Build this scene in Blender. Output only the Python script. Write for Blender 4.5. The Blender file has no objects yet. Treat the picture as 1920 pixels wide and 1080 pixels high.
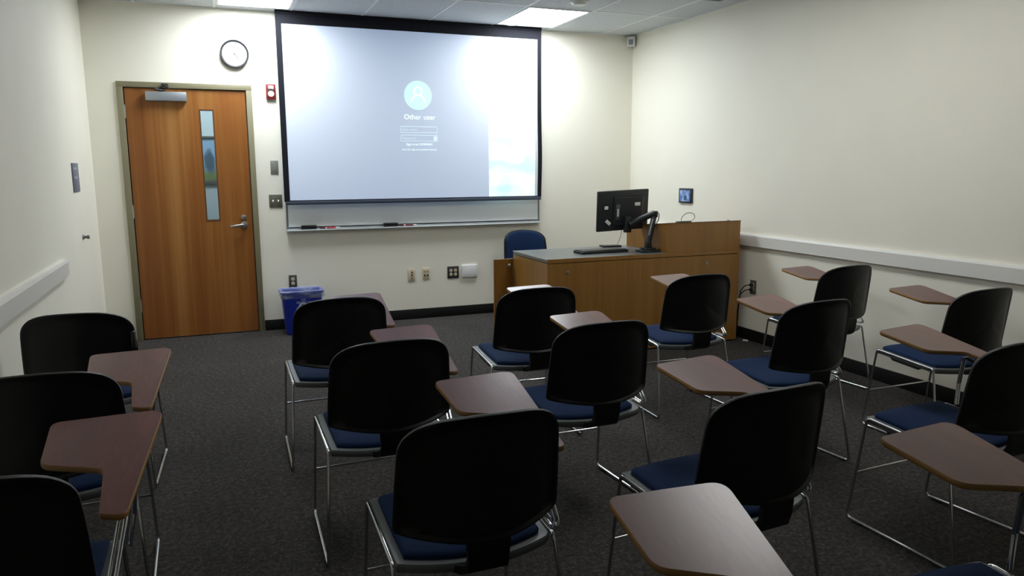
import bpy, bmesh, math, random
from mathutils import Vector, Matrix
random.seed(4)
S = bpy.context.scene
COL = S.collection
PI = math.pi

# ------------------------------------------------------------------ helpers
def lin(c):
    return tuple((v / 12.92 if v <= .04045 else ((v + .055) / 1.055) ** 2.4) for v in (x / 255 for x in c))

class MB:
    """collects primitives into one mesh"""
    def __init__(self):
        self.bm = bmesh.new()
    def box(self, x0, x1, y0, y1, z0, z1, bev=0, seg=2):
        t = bmesh.new()
        r = bmesh.ops.create_cube(t, size=1)
        for v in t.verts:
            v.co = Vector(((x0 + x1) / 2 + v.co.x * (x1 - x0), (y0 + y1) / 2 + v.co.y * (y1 - y0), (z0 + z1) / 2 + v.co.z * (z1 - z0)))
        if bev:
            bmesh.ops.bevel(t, geom=t.edges[:], offset=bev, segments=seg, affect='EDGES', profile=.5)
        self._add(t)
        return self
    def _add(self, t, mat=None):
        if mat is not None:
            bmesh.ops.transform(t, matrix=mat, verts=t.verts)
        bmesh.ops.recalc_face_normals(t, faces=t.faces)
        me = bpy.data.meshes.new('tmp')
        t.to_mesh(me); t.free()
        self.bm.from_mesh(me)
        bpy.data.meshes.remove(me)
    def cyl(self, a, b, r, r2=None, seg=20, bev=0):
        a, b = Vector(a), Vector(b)
        t = bmesh.new()
        d = b - a
        bmesh.ops.create_cone(t, cap_ends=True, segments=seg, radius1=r, radius2=r if r2 is None else r2, depth=d.length)
        if bev:
            es = [e for e in t.edges if len(e.link_faces) == 2 and any(len(f.verts) > 4 for f in e.link_faces)]
            bmesh.ops.bevel(t, geom=es, offset=bev, segments=2, affect='EDGES', profile=.5)
        self._add(t, Matrix.Translation((a + b) / 2) @ d.to_track_quat('Z', 'Y').to_matrix().to_4x4())
        return self
    def tube(self, pts, r, closed=False, seg=10, flat=1.0):
        P = [Vector(p) for p in pts]
        t = bmesh.new()
        n = len(P)
        rings = []
        prev = None
        for i in range(n):
            if closed:
                d = (P[(i + 1) % n] - P[i - 1]).normalized()
            else:
                d = (P[min(i + 1, n - 1)] - P[max(i - 1, 0)]).normalized()
            if prev is None:
                up = Vector((0, 0, 1)) if abs(d.z) < .9 else Vector((0, 1, 0))
                nx = d.cross(up).normalized()
            else:
                nx = (prev - d * prev.dot(d)).normalized()
            prev = nx
            ny = d.cross(nx)
            rings.append([t.verts.new(P[i] + nx * (r * math.cos(a)) + ny * (r * flat * math.sin(a))) for a in (2 * PI * k / seg for k in range(seg))])
        m = n if closed else n - 1
        for i in range(m):
            A, B = rings[i], rings[(i + 1) % n]
            off = 0
            if closed and i == n - 1:
                off = min(range(seg), key=lambda o: sum((A[k].co - B[(k + o) % seg].co).length for k in range(seg)))
            for k in range(seg):
                t.faces.new((A[k], A[(k + 1) % seg], B[(k + 1 + off) % seg], B[(k + off) % seg]))
        if not closed:
            t.faces.new(rings[0]); t.faces.new(rings[-1])
        self._add(t)
        return self
    def prism(self, outline, fz, th, bev=0, sides=True, caps=True):
        """outline (x,y) list; fz(x,y) top height; th thickness"""
        t = bmesh.new()
        top = [t.verts.new((x, y, fz(x, y))) for x, y in outline]
        bot = [t.verts.new((x, y, fz(x, y) - th)) for x, y in outline]
        n = len(top)
        if caps:
            t.faces.new(top); t.faces.new(bot[::-1])
        if sides:
            for i in range(n):
                t.faces.new((top[i], bot[i], bot[(i + 1) % n], top[(i + 1) % n]))
        if bev:
            es = [e for e in t.edges if len(e.link_faces) == 2 and any(len(f.verts) > 4 for f in e.link_faces)]
            bmesh.ops.bevel(t, geom=es, offset=bev, segments=2, affect='EDGES', profile=.5)
        self._add(t)
        return self
    def rings(self, loops, cap0=True, cap1=True):
        """skin a list of equal-length closed loops"""
        t = bmesh.new()
        R = [[t.verts.new(p) for p in L] for L in loops]
        n = len(R[0])
        for a, b in zip(R, R[1:]):
            for k in range(n):
                t.faces.new((a[k], a[(k + 1) % n], b[(k + 1) % n], b[k]))
        if cap0: t.faces.new(R[0])
        if cap1: t.faces.new(R[-1])
        self._add(t)
        return self
    def quad(self, pts):
        t = bmesh.new()
        t.faces.new([t.verts.new(p) for p in pts])
        me = bpy.data.meshes.new('tmp'); t.to_mesh(me); t.free()
        self.bm.from_mesh(me); bpy.data.meshes.remove(me)
        return self
    def mesh(self, me, mat):
        t = bmesh.new(); t.from_mesh(me)
        bmesh.ops.transform(t, matrix=mat, verts=t.verts)
        m2 = bpy.data.meshes.new('tmp'); t.to_mesh(m2); t.free()
        self.bm.from_mesh(m2); bpy.data.meshes.remove(m2)
        return self
    def xf(self, mat):
        bmesh.ops.transform(self.bm, matrix=mat, verts=self.bm.verts)
        return self
    def build(self, name, mat, parent=None, smooth=True, angle=40):
        me = bpy.data.meshes.new(name)
        self.bm.to_mesh(me); self.bm.free()
        me.materials.append(mat)
        if smooth:
            for p in me.polygons: p.use_smooth = True
            me.set_sharp_from_angle(angle=math.radians(angle))
        o = bpy.data.objects.new(name, me)
        COL.objects.link(o)
        if parent: o.parent = parent
        return o

def empty(name, loc=(0, 0, 0), rz=0):
    o = bpy.data.objects.new(name, None)
    o.empty_display_size = .1
    COL.objects.link(o)
    o.location = loc; o.rotation_euler = (0, 0, rz)
    return o

def tag(o, label, cat, group=None, kind=None):
    if label: o['label'] = label
    if cat: o['category'] = cat
    if group: o['group'] = group
    if kind: o['kind'] = kind
    return o

def struct(o, label=None):
    o['kind'] = 'structure'
    if label: o['label'] = label
    return o

def children(o):
    return [c for c in bpy.data.objects if c.parent == o]

def copy_tree(o, parent=None, skip=()):
    c = o.copy(); COL.objects.link(c)
    if parent: c.parent = parent
    for ch in children(o):
        if ch.name.split('.')[0] not in skip:
            copy_tree(ch, c, skip)
    return c

def fillet(pts, r, n=6, closed=False):
    """round polygon corners in 3D; r a number or list"""
    P = [Vector(p) for p in pts]
    out = []
    N = len(P)
    for i in range(N):
        ri = r[i] if isinstance(r, (list, tuple)) else r
        if (not closed and i in (0, N - 1)) or ri <= 0:
            out.append(P[i]); continue
        a = P[i - 1] - P[i]; b = P[(i + 1) % N] - P[i]
        la, lb = a.length, b.length
        a.normalize(); b.normalize()
        ang = a.angle(b)
        d = min(ri / math.tan(ang / 2), la * .49, lb * .49)
        p0 = P[i] + a * d; p1 = P[i] + b * d
        for k in range(n + 1):
            t = k / n
            out.append(p0 * (1 - t) ** 2 + P[i] * 2 * t * (1 - t) + p1 * t * t)
    return out

_fonts = {}
def text_mesh(body, size, align='CENTER'):
    cu = bpy.data.curves.new('t', 'FONT')
    cu.body = body; cu.size = size; cu.align_x = align; cu.align_y = 'CENTER'; cu.resolution_u = 3
    ob = bpy.data.objects.new('t', cu); COL.objects.link(ob)
    dg = bpy.context.evaluated_depsgraph_get(); dg.update()
    me = bpy.data.meshes.new_from_object(ob.evaluated_get(dg))
    bpy.data.objects.remove(ob); bpy.data.curves.remove(cu)
    return me

# ------------------------------------------------------------------ materials
def new_mat(name):
    m = bpy.data.materials.new(name); m.use_nodes = True
    nt = m.node_tree
    return m, nt, nt.nodes['Principled BSDF']

def nd(nt, typ, **k):
    n = nt.nodes.new(typ)
    for a, v in k.items(): setattr(n, a, v)
    return n

def simple(name, c, rough=.5, metal=0, spec=.5, bump=0, bscale=200, var=0, vscale=8, coat=0):
    m, nt, b = new_mat(name)
    col = (*lin(c), 1)
    b.inputs['Base Color'].default_value = col
    b.inputs['Roughness'].default_value = rough
    b.inputs['Metallic'].default_value = metal
    b.inputs['Specular IOR Level'].default_value = spec
    b.inputs['Coat Weight'].default_value = coat
    tc = nd(nt, 'ShaderNodeTexCoord')
    if var:
        n = nd(nt, 'ShaderNodeTexNoise'); n.inputs['Scale'].default_value = vscale; n.inputs['Detail'].default_value = 4
        nt.links.new(tc.outputs['Object'], n.inputs['Vector'])
        r = nd(nt, 'ShaderNodeMapRange'); r.inputs['From Min'].default_value = .3; r.inputs['From Max'].default_value = .7
        r.inputs['To Min'].default_value = 1 - var; r.inputs['To Max'].default_value = 1 + var
        nt.links.new(n.outputs['Fac'], r.inputs['Value'])
        mx = nd(nt, 'ShaderNodeVectorMath', operation='SCALE'); mx.inputs[0].default_value = col[:3]
        nt.links.new(r.outputs['Result'], mx.inputs['Scale'])
        nt.links.new(mx.outputs['Vector'], b.inputs['Base Color'])
    if bump:
        n = nd(nt, 'ShaderNodeTexNoise'); n.inputs['Scale'].default_value = bscale; n.inputs['Detail'].default_value = 3
        nt.links.new(tc.outputs['Object'], n.inputs['Vector'])
        bp = nd(nt, 'ShaderNodeBump'); bp.inputs['Strength'].default_value = bump; bp.inputs['Distance'].default_value = .002
        nt.links.new(n.outputs['Fac'], bp.inputs['Height'])
        nt.links.new(bp.outputs['Normal'], b.inputs['Normal'])
    return m

def wood(name, c1, c2, c3, scale=(14, 14, .7), rough=.35, coat=.2, fine=.35):
    m, nt, b = new_mat(name)
    tc = nd(nt, 'ShaderNodeTexCoord')
    mp = nd(nt, 'ShaderNodeMapping'); mp.inputs['Scale'].default_value = scale
    nt.links.new(tc.outputs['Object'], mp.inputs['Vector'])
    n1 = nd(nt, 'ShaderNodeTexNoise'); n1.inputs['Scale'].default_value = 1; n1.inputs['Detail'].default_value = 5; n1.inputs['Roughness'].default_value = .6; n1.inputs['Distortion'].default_value = .3
    nt.links.new(mp.outputs['Vector'], n1.inputs['Vector'])
    mp2 = nd(nt, 'ShaderNodeMapping'); mp2.inputs['Scale'].default_value = tuple(s * 9 for s in scale[:2]) + (scale[2] * 3,) if scale[2] < scale[0] else (scale[0] * 9, scale[1] * 3, scale[2] * 9)
    nt.links.new(tc.outputs['Object'], mp2.inputs['Vector'])
    n2 = nd(nt, 'ShaderNodeTexNoise'); n2.inputs['Scale'].default_value = 1; n2.inputs['Detail'].default_value = 3
    nt.links.new(mp2.outputs['Vector'], n2.inputs['Vector'])
    mix = nd(nt, 'ShaderNodeMix'); mix.inputs[0].default_value = fine
    nt.links.new(n1.outputs['Fac'], mix.inputs[2]); nt.links.new(n2.outputs['Fac'], mix.inputs[3])
    cr = nd(nt, 'ShaderNodeValToRGB')
    cr.color_ramp.elements[0].position = .32; cr.color_ramp.elements[0].color = (*lin(c1), 1)
    cr.color_ramp.elements[1].position = .68; cr.color_ramp.elements[1].color = (*lin(c3), 1)
    e = cr.color_ramp.elements.new(.5); e.color = (*lin(c2), 1)
    nt.links.new(mix.outputs[0], cr.inputs['Fac'])
    nt.links.new(cr.outputs['Color'], b.inputs['Base Color'])
    b.inputs['Roughness'].default_value = rough
    b.inputs['Coat Weight'].default_value = coat
    b.inputs['Coat Roughness'].default_value = .3
    return m

def emit(name, c, s, base=(0, 0, 0)):
    m, nt, b = new_mat(name)
    b.inputs['Base Color'].default_value = (*lin(base), 1)
    b.inputs['Emission Color'].default_value = (*lin(c), 1)
    b.inputs['Emission Strength'].default_value = s
    b.inputs['Roughness'].default_value = .6
    return m

M = {}
M['wall'] = simple('wall_cream_vinyl', (237, 233, 219), .62, bump=.35, bscale=260, var=.012, vscale=3)
M['ceil'] = None
M['carpet'] = None
M['base'] = simple('black_rubber_base', (13, 14, 14), .6, spec=.3, bump=.05)
M['rail'] = simple('painted_rail', (222, 221, 216), .4)
M['frame_paint'] = simple('door_frame_paint', (130, 124, 98), .45)
M['door'] = wood('door_veneer', (118, 66, 26), (140, 86, 36), (166, 116, 62), (5, 5, .16), .32, .25, .2)
M['desk'] = wood('desk_veneer', (130, 90, 38), (141, 99, 43), (153, 110, 50), (16, 16, .6), .36, .15)
M['desk_top'] = simple('desk_top_laminate', (92, 96, 98), .3, var=.04, vscale=60)
M['steel'] = simple('brushed_steel', (178, 178, 176), .32, .9)
M['alu'] = simple('grey_aluminium', (160, 166, 172), .38, .55)
M['chrome'] = simple('chrome', (205, 207, 210), .12, 1.0)
M['black'] = simple('black_plastic', (12, 12, 13), .48, spec=.35, bump=.12, bscale=420)
M['seat_grey'] = simple('charcoal_plastic', (98, 103, 103), .36, bump=.08, bscale=420)
M['black_trim'] = simple('black_plastic_lip', (30, 30, 31), .36)
M['blue'] = simple('navy_fabric', (19, 41, 76), .9, spec=.2, bump=.6, bscale=700, var=.12, vscale=240)
M['tablet'] = wood('mahogany_laminate', (78, 38, 35), (94, 47, 43), (112, 60, 54), (13, 1.4, 13), .28, 0)
M['tablet'].node_tree.nodes['Principled BSDF'].inputs['Specular IOR Level'].default_value = .8
M['tab_edge'] = simple('tan_edge', (150, 112, 62), .45)
M['white'] = simple('white_plastic', (235, 236, 234), .4)
M['ivory'] = simple('ivory_plastic', (206, 194, 166), .45)
M['dark'] = simple('dark_hole', (14, 14, 14), .6)
M['grey_plate'] = simple('grey_wall_plate', (84, 84, 80), .4, .3)
M['steel_plate'] = simple('steel_wall_plate', (168, 168, 160), .35, .6)
M['dull_plate'] = simple('dull_metal_plate', (120, 118, 108), .42, .5)
M['red'] = simple('red_plastic', (124, 32, 34), .4)
M['clear_white'] = simple('strobe_lens', (240, 240, 240), .15)
M['screen'] = simple('screen_fabric', (222, 223, 226), .85, spec=.15)
M['screen_black'] = simple('black_screen_border', (24, 24, 32), .75, spec=.2)
M['slate'] = simple('slate_bar', (66, 74, 90), .4, .2)
M['wb'] = simple('whiteboard_enamel', (244, 249, 251), .2)
M['bin_blue'] = simple('blue_bin_plastic', (16, 44, 158), .4)
M['liner'] = None
M['monitor'] = simple('monitor_plastic', (38, 41, 44), .4)
M['eraser'] = simple('eraser_felt', (36, 38, 42), .8)
M['marker_red'] = simple('marker_red_cap', (196, 70, 84), .4)
M['sign'] = simple('sign_slate_blue', (108, 116, 134), .4)
M['sign_text'] = simple('sign_marks', (146, 154, 172), .4)
M['rubber'] = simple('grey_rubber', (112, 110, 104), .6)
M['cable'] = simple('black_cable', (18, 18, 18), .5)
M['cable_white'] = simple('white_cable', (225, 225, 222), .5)
M['cable_grey'] = simple('grey_cable', (120, 122, 120), .5)
M['sticker'] = simple('white_sticker', (232, 232, 226), .6)
M['keys'] = simple('keyboard_plastic', (26, 27, 30), .45)
M['troffer'] = simple('white_troffer', (232, 234, 234), .5)
M['hall_wall'] = simple('hall_wall_paint', (186, 198, 203), .7)
M['pic_frame'] = simple('picture_frame', (92, 92, 84), .5)

def mat_ceiling():
    m, nt, b = new_mat('ceiling_tile')
    tc = nd(nt, 'ShaderNodeTexCoord')
    v = nd(nt, 'ShaderNodeTexVoronoi'); v.inputs['Scale'].default_value = 90
    n = nd(nt, 'ShaderNodeTexNoise'); n.inputs['Scale'].default_value = 60; n.inputs['Detail'].default_value = 4
    nt.links.new(tc.outputs['Object'], v.inputs['Vector']); nt.links.new(tc.outputs['Object'], n.inputs['Vector'])
    cr = nd(nt, 'ShaderNodeValToRGB')
    cr.color_ramp.elements[0].position = .36; cr.color_ramp.elements[0].color = (*lin((190, 194, 198)), 1)
    cr.color_ramp.elements[1].position = .5; cr.color_ramp.elements[1].color = (*lin((204, 208, 212)), 1)
    nt.links.new(n.outputs['Fac'], cr.inputs['Fac'])
    nt.links.new(cr.outputs['Color'], b.inputs['Base Color'])
    bp = nd(nt, 'ShaderNodeBump'); bp.inputs['Strength'].default_value = .3; bp.inputs['Distance'].default_value = .003
    nt.links.new(v.outputs['Distance'], bp.inputs['Height']); nt.links.new(bp.outputs['Normal'], b.inputs['Normal'])
    b.inputs['Roughness'].default_value = .85
    return m
M['ceil'] = mat_ceiling()

def mat_carpet():
    m, nt, b = new_mat('charcoal_carpet')
    tc = nd(nt, 'ShaderNodeTexCoord')
    n = nd(nt, 'ShaderNodeTexNoise'); n.inputs['Scale'].default_value = 75; n.inputs['Detail'].default_value = 4; n.inputs['Roughness'].default_value = .75
    n2 = nd(nt, 'ShaderNodeTexNoise'); n2.inputs['Scale'].default_value = 38; n2.inputs['Detail'].default_value = 6; n2.inputs['Roughness'].default_value = .75
    n3 = nd(nt, 'ShaderNodeTexNoise'); n3.inputs['Scale'].default_value = 2.2; n3.inputs['Detail'].default_value = 4
    for q in (n, n2, n3): nt.links.new(tc.outputs['Object'], q.inputs['Vector'])
    cr = nd(nt, 'ShaderNodeValToRGB')
    for p, c in ((.36, (46, 43, 44)), (.64, (92, 86, 82))):
        pass
    cr.color_ramp.elements[0].position = .38; cr.color_ramp.elements[0].color = (*lin((41, 40, 41)), 1)
    cr.color_ramp.elements[1].position = .62; cr.color_ramp.elements[1].color = (*lin((90, 84, 78)), 1)
    e = cr.color_ramp.elements.new(.5); e.color = (*lin((62, 60, 59)), 1)
    mx = nd(nt, 'ShaderNodeMix'); mx.inputs[0].default_value = .5
    nt.links.new(n.outputs['Fac'], mx.inputs[2]); nt.links.new(n2.outputs['Fac'], mx.inputs[3])
    nt.links.new(mx.outputs[0], cr.inputs['Fac'])
    r = nd(nt, 'ShaderNodeMapRange'); r.inputs['From Min'].default_value = .3; r.inputs['From Max'].default_value = .7
    r.inputs['To Min'].default_value = .9; r.inputs['To Max'].default_value = 1.08
    nt.links.new(n3.outputs['Fac'], r.inputs['Value'])
    sc = nd(nt, 'ShaderNodeVectorMath', operation='SCALE')
    nt.links.new(cr.outputs['Color'], sc.inputs[0]); nt.links.new(r.outputs['Result'], sc.inputs['Scale'])
    nt.links.new(sc.outputs['Vector'], b.inputs['Base Color'])
    bp = nd(nt, 'ShaderNodeBump'); bp.inputs['Strength'].default_value = .7; bp.inputs['Distance'].default_value = .006
    nt.links.new(mx.outputs[0], bp.inputs['Height']); nt.links.new(bp.outputs['Normal'], b.inputs['Normal'])
    b.inputs['Roughness'].default_value = .95
    b.inputs['Specular IOR Level'].default_value = .08
    b.inputs['Sheen Weight'].default_value = 0
    b.inputs['Sheen Roughness'].default_value = .6
    return m
M['carpet'] = mat_carpet()

def mat_liner():
    m, nt, b = new_mat('clear_bag_plastic')
    tc = nd(nt, 'ShaderNodeTexCoord')
    mp = nd(nt, 'ShaderNodeMapping'); mp.inputs['Scale'].default_value = (9, 9, 34)
    nt.links.new(tc.outputs['Object'], mp.inputs['Vector'])
    n = nd(nt, 'ShaderNodeTexNoise'); n.inputs['Scale'].default_value = 1; n.inputs['Detail'].default_value = 4
    nt.links.new(mp.outputs['Vector'], n.inputs['Vector'])
    bp = nd(nt, 'ShaderNodeBump'); bp.inputs['Strength'].default_value = .8; bp.inputs['Distance'].default_value = .01
    nt.links.new(n.outputs['Fac'], bp.inputs['Height']); nt.links.new(bp.outputs['Normal'], b.inputs['Normal'])
    b.inputs['Base Color'].default_value = (*lin((190, 200, 230)), 1)
    b.inputs['Roughness'].default_value = .25
    cr = nd(nt, 'ShaderNodeMapRange'); cr.inputs['From Min'].default_value = .35; cr.inputs['From Max'].default_value = .7
    cr.inputs['To Min'].default_value = .12; cr.inputs['To Max'].default_value = .55
    nt.links.new(n.outputs['Fac'], cr.inputs['Value']); nt.links.new(cr.outputs['Result'], b.inputs['Alpha'])
    return m
M['liner'] = mat_liner()

def mat_glass():
    m = bpy.data.materials.new('window_glass'); m.use_nodes = True
    nt = m.node_tree; nt.nodes.clear()
    o = nd(nt, 'ShaderNodeOutputMaterial'); t = nd(nt, 'ShaderNodeBsdfTransparent'); g = nd(nt, 'ShaderNodeBsdfGlossy')
    t.inputs['Color'].default_value = (.88, .92, .92, 1); g.inputs['Roughness'].default_value = .02
    f = nd(nt, 'ShaderNodeFresnel'); f.inputs['IOR'].default_value = 1.45
    mx = nd(nt, 'ShaderNodeMixShader')
    nt.links.new(f.outputs[0], mx.inputs[0]); nt.links.new(t.outputs[0], mx.inputs[1]); nt.links.new(g.outputs[0], mx.inputs[2])
    nt.links.new(mx.outputs[0], o.inputs[0])
    return m
M['glass'] = mat_glass()

# ------------------------------------------------------------------ measured layout (metres)
XL, XR, CH = -.273, 4.762, 2.785        # left wall, right wall, ceiling height
YR = -8.4                                # wall behind the camera
DW, DH = .935, 2.11                      # door leaf

# ------------------------------------------------------------------ room shell
struct(MB().box(XL - .12, XR + .12, YR - .12, .12, -.1, 0).build('floor', M['carpet'], smooth=False))
struct(MB().box(XL - .12, XR + .12, YR - .12, .12, CH, CH + .1).build('ceiling', M['ceil'], smooth=False))
w = MB()
w.box(XL - .12, -.006, 0, .12, 0, CH).box(DW + .006, XR + .12, 0, .12, 0, CH).box(-.006, DW + .006, 0, .12, DH + .006, CH)
struct(w.build('wall_back', M['wall'], smooth=False))
struct(MB().box(XL - .12, XL, YR, 0, 0, CH).build('wall_left', M['wall'], smooth=False))
struct(MB().box(XR, XR + .12, YR, 0, 0, CH).build('wall_right', M['wall'], smooth=False))
struct(MB().box(XL, XR, YR - .12, YR, 0, CH).build('wall_rear', M['wall'], smooth=False))
struct(MB().box(.99, XR - .001, -.012, 0, 0, .096, .003).build('baseboard_back', M['base']))
struct(MB().box(XR - .012, XR, YR, -.013, 0, .096, .003).build('baseboard_right', M['base']))
struct(MB().box(XL, XL + .012, YR, -.001, 0, .096, .003).build('baseboard_left', M['base']))
# ceiling grid: 0.61 x 1.22 m tiles, first seam 0.98 m from the back wall
g = MB()
xs = [-.10 + .0 + .61 * k for k in range(-1, 9)]
xs = [.73 + .61 * k for k in range(-1, 7)]
for x in xs:
    if XL < x < XR: g.box(x - .010, x + .010, YR, 0, CH - .003, CH + .001)
y = -.98
while y > YR:
    g.box(XL, XR, y - .010, y + .010, CH - .0032, CH + .001); y -= 1.22
g.box(XL, XR, -.018, 0, CH - .004, CH + .001).box(XL, XL + .018, YR, 0, CH - .004, CH + .001).box(XR - .018, XR, YR, 0, CH - .004, CH + .001)
struct(g.build('trim_1', M['troffer'], smooth=False), 'ceiling tile grid bars')
# chair rails, chamfered top edge
def rail(x, s, y0, y1):
    prof = [(0, .798), (.030, .798), (.030, .882), (.022, .897), (0, .897)]
    m = MB()
    m.rings([[(x + s * px, yy, pz) for px, pz in prof] for yy in (y0, y1)])
    return m
struct(rail(XR, -1, YR, -.002).build('trim_2', M['rail'], smooth=False), 'white chair rail along the right wall')
struct(rail(XL, 1, YR, -1.68).build('trim_3', M['rail'], smooth=False), 'white chair rail along the left wall')

# ------------------------------------------------------------------ door
d = struct(empty('door_1', (0, 0, 0)), 'brown wood veneer door with a narrow window in a khaki steel frame')
f = MB()
for x0, x1 in ((-.055, -.006), (DW + .006, DW + .052)):
    f.box(x0, x1, -.018, .125, 0, DH + .006, .002)
f.box(-.055, DW + .052, -.018, .125, DH + .006, DH + .050, .002)
f.box(-.006, .012, .050, .075, 0, DH).box(DW - .012, DW + .006, .050, .075, 0, DH)
f.build('door_frame', M['frame_paint'], d)
wx0, wx1, wz0, wz1 = .567, .662, 1.016, 1.940
lf = MB()
lf.box(.002, wx0 - .006, 0, .044, .010, DH).box(wx1 + .006, DW - .002, 0, .044, .010, DH)
lf.box(wx0 - .006, wx1 + .006, 0, .044, .010, wz0 - .006).box(wx0 - .006, wx1 + .006, 0, .044, wz1 + .006, DH)
leaf = lf.build('door_leaf', M['door'], d, smooth=False)
ff = MB()
ff.box(wx0 - .010, wx0, -.003, .047, wz0 - .010, wz1 + .010).box(wx1, wx1 + .010, -.003, .047, wz0 - .010, wz1 + .010)
ff.box(wx0, wx1, -.003, .047, wz0 - .010, wz0).box(wx0, wx1, -.003, .047, wz1, wz1 + .010)
wf = ff.build('window_frame', simple('vision_frame_brown', (92, 62, 36), .45), d, smooth=False)
MB().box(wx0, wx1, .019, .025, wz0, wz1).build('window_pane', M['glass'], wf, smooth=False)
for z in (1.92, 1.10, .30):
    h = MB(); h.cyl((-.004, -.012, z - .055), (-.004, -.012, z + .055), .007, seg=12); h.box(-.03, .0, -.006, -.001, z - .055, z + .055)
    h.build('hinge', M['steel'], d)
lv = MB()
lv.cyl((.862, 0, .965), (.862, -.012, .965), .030, bev=.003, seg=28).cyl((.862, -.01, .965), (.862, -.055, .965), .010)
lv.tube(fillet([(.862, -.048, .965), (.845, -.056, .966), (.775, -.052, .955), (.752, -.044, .953)], .02), .009, flat=1.25)
lv.build('lever_handle', M['steel'], d)
lk = MB(); lk.cyl((.862, 0, 1.030), (.862, -.012, 1.030), .024, bev=.003, seg=28).box(.859, .865, -.020, -.01, 1.018, 1.042, .001)
lk.build('lock_cylinder', M['steel'], d)
cb = MB().box(.158, .470, -.062, 0, 2.008, 2.082, .006)
clo = cb.build('door_closer', M['alu'], d)
ca = MB()
ca.cyl((.30, -.035, 2.08), (.30, -.035, 2.098), .012)
ca.tube([(.30, -.035, 2.095), (.235, -.055, 2.100)], .008).tube([(.235, -.055, 2.100), (.300, -.030, 2.140)], .007)
ca.tube([(.300, -.035, 2.142), (.345, -.050, 2.105)], .008)
ca.box(.285, .335, -.040, -.017, 2.125, 2.150, .003)
ca.build('closer_arm', simple('closer_arm_metal', (60, 60, 62), .4, .6), clo)

# corridor seen through the door window
struct(MB().box(-.9, 2.4, 1.8, 1.9, 0, 2.7).build('wall_hallway', M['hall_wall'], smooth=False))
struct(MB().box(-.9, 2.4, .12, 1.9, -.1, 0).build('floor_hallway', M['carpet'], smooth=False))
struct(MB().box(-.9, 2.4, .12, 1.9, 2.7, 2.8).build('ceiling_hallway', M['ceil'], smooth=False))
struct(MB().box(-1.0, -.9, .12, 1.9, 0, 2.7).build('wall_hallway_left', M['hall_wall'], smooth=False))
struct(MB().box(2.4, 2.5, .12, 1.9, 0, 2.7).build('wall_hallway_right', M['hall_wall'], smooth=False))
hall_fill = empty('ceiling_light', (.6, .95, 2.7))  # added lamp, out of view, to light the enclosed corridor
tag(hall_fill, 'unseen ceiling light added to brighten the corridor behind the door', 'ceiling light')
MB().box(-.31, .31, -.31, .31, -.03, 0, .004).build('light_housing', M['troffer'], hall_fill)
MB().box(-.28, .28, -.28, .28, -.034, -.031).build('light_diffuser', emit('hall_fill_diffuser', (235, 248, 255), 24.0), hall_fill, smooth=False)

def mat_landscape():
    m, nt, b = new_mat('landscape_print')
    tc = nd(nt, 'ShaderNodeTexCoord'); sep = nd(nt, 'ShaderNodeSeparateXYZ')
    nt.links.new(tc.outputs['Object'], sep.inputs[0])
    n = nd(nt, 'ShaderNodeTexNoise'); n.inputs['Scale'].default_value = 14; n.inputs['Detail'].default_value = 5
    nt.links.new(tc.outputs['Object'], n.inputs['Vector'])
    ad = nd(nt, 'ShaderNodeMath', operation='MULTIPLY_ADD'); ad.inputs[1].default_value = .03
    nt.links.new(n.outputs['Fac'], ad.inputs[0]); nt.links.new(sep.outputs['Z'], ad.inputs[2])
    cr = nd(nt, 'ShaderNodeValToRGB'); cr.color_ramp.interpolation = 'LINEAR'
    mr = nd(nt, 'ShaderNodeMapRange'); mr.inputs['From Min'].default_value = -.22; mr.inputs['From Max'].default_value = .24
    nt.links.new(ad.outputs[0], mr.inputs['Value']); nt.links.new(mr.outputs[0], cr.inputs['Fac'])
    el = cr.color_ramp.elements
    el[0].position = 0; el[0].color = (*lin((98, 116, 78)), 1)
    el[1].position = 1; el[1].color = (*lin((138, 166, 192)), 1)
    for p, c in ((.20, (122, 140, 92)), (.24, (120, 140, 150)), (.55, (140, 172, 200))):
        e = el.new(p); e.color = (*lin(c), 1)
    # a dark tree crown in the middle
    vm = nd(nt, 'ShaderNodeVectorMath', operation='DISTANCE'); vm.inputs[1].default_value = (.0, 0, .0)
    mp = nd(nt, 'ShaderNodeMapping'); mp.inputs['Location'].default_value = (.010, 0, .02); mp.inputs['Scale'].default_value = (1.8, 0, .8)
    nt.links.new(tc.outputs['Object'], mp.inputs['Vector']); nt.links.new(mp.outputs[0], vm.inputs[0])
    a2 = nd(nt, 'ShaderNodeMath', operation='MULTIPLY_ADD'); a2.inputs[1].default_value = .10
    nt.links.new(n.outputs['Fac'], a2.inputs[0]); nt.links.new(vm.outputs['Value'], a2.inputs[2])
    lt = nd(nt, 'ShaderNodeMapRange'); lt.inputs['From Min'].default_value = .125; lt.inputs['From Max'].default_value = .165; lt.inputs['To Min'].default_value = 1; lt.inputs['To Max'].default_value = 0
    nt.links.new(a2.outputs[0], lt.inputs['Value'])
    mx = nd(nt, 'ShaderNodeMix', data_type='RGBA')
    nt.links.new(lt.outputs[0], mx.inputs[0]); nt.links.new(cr.outputs['Color'], mx.inputs[6]); mx.inputs[7].default_value = (*lin((78, 98, 112)), 1)
    nt.links.new(mx.outputs[2], b.inputs['Base Color'])
    b.inputs['Roughness'].default_value = .4
    return m
pc = empty('picture', (.62, 1.8, 1.555))
tag(pc, 'framed landscape picture on the corridor wall seen through the door window', 'picture')
MB().box(-.34, .34, -.006, -.001, -.222, .222).build('print', mat_landscape(), pc, smooth=False)
fm = MB()
fm.box(-.37, .37, -.025, 0, .222, .245, .003).box(-.37, .37, -.025, 0, -.27, -.222, .003).box(-.37, -.34, -.025, 0, -.222, .222, .003).box(.34, .37, -.025, 0, -.222, .222, .003)
fm.build('picture_frame', M['pic_frame'], pc)

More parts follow.
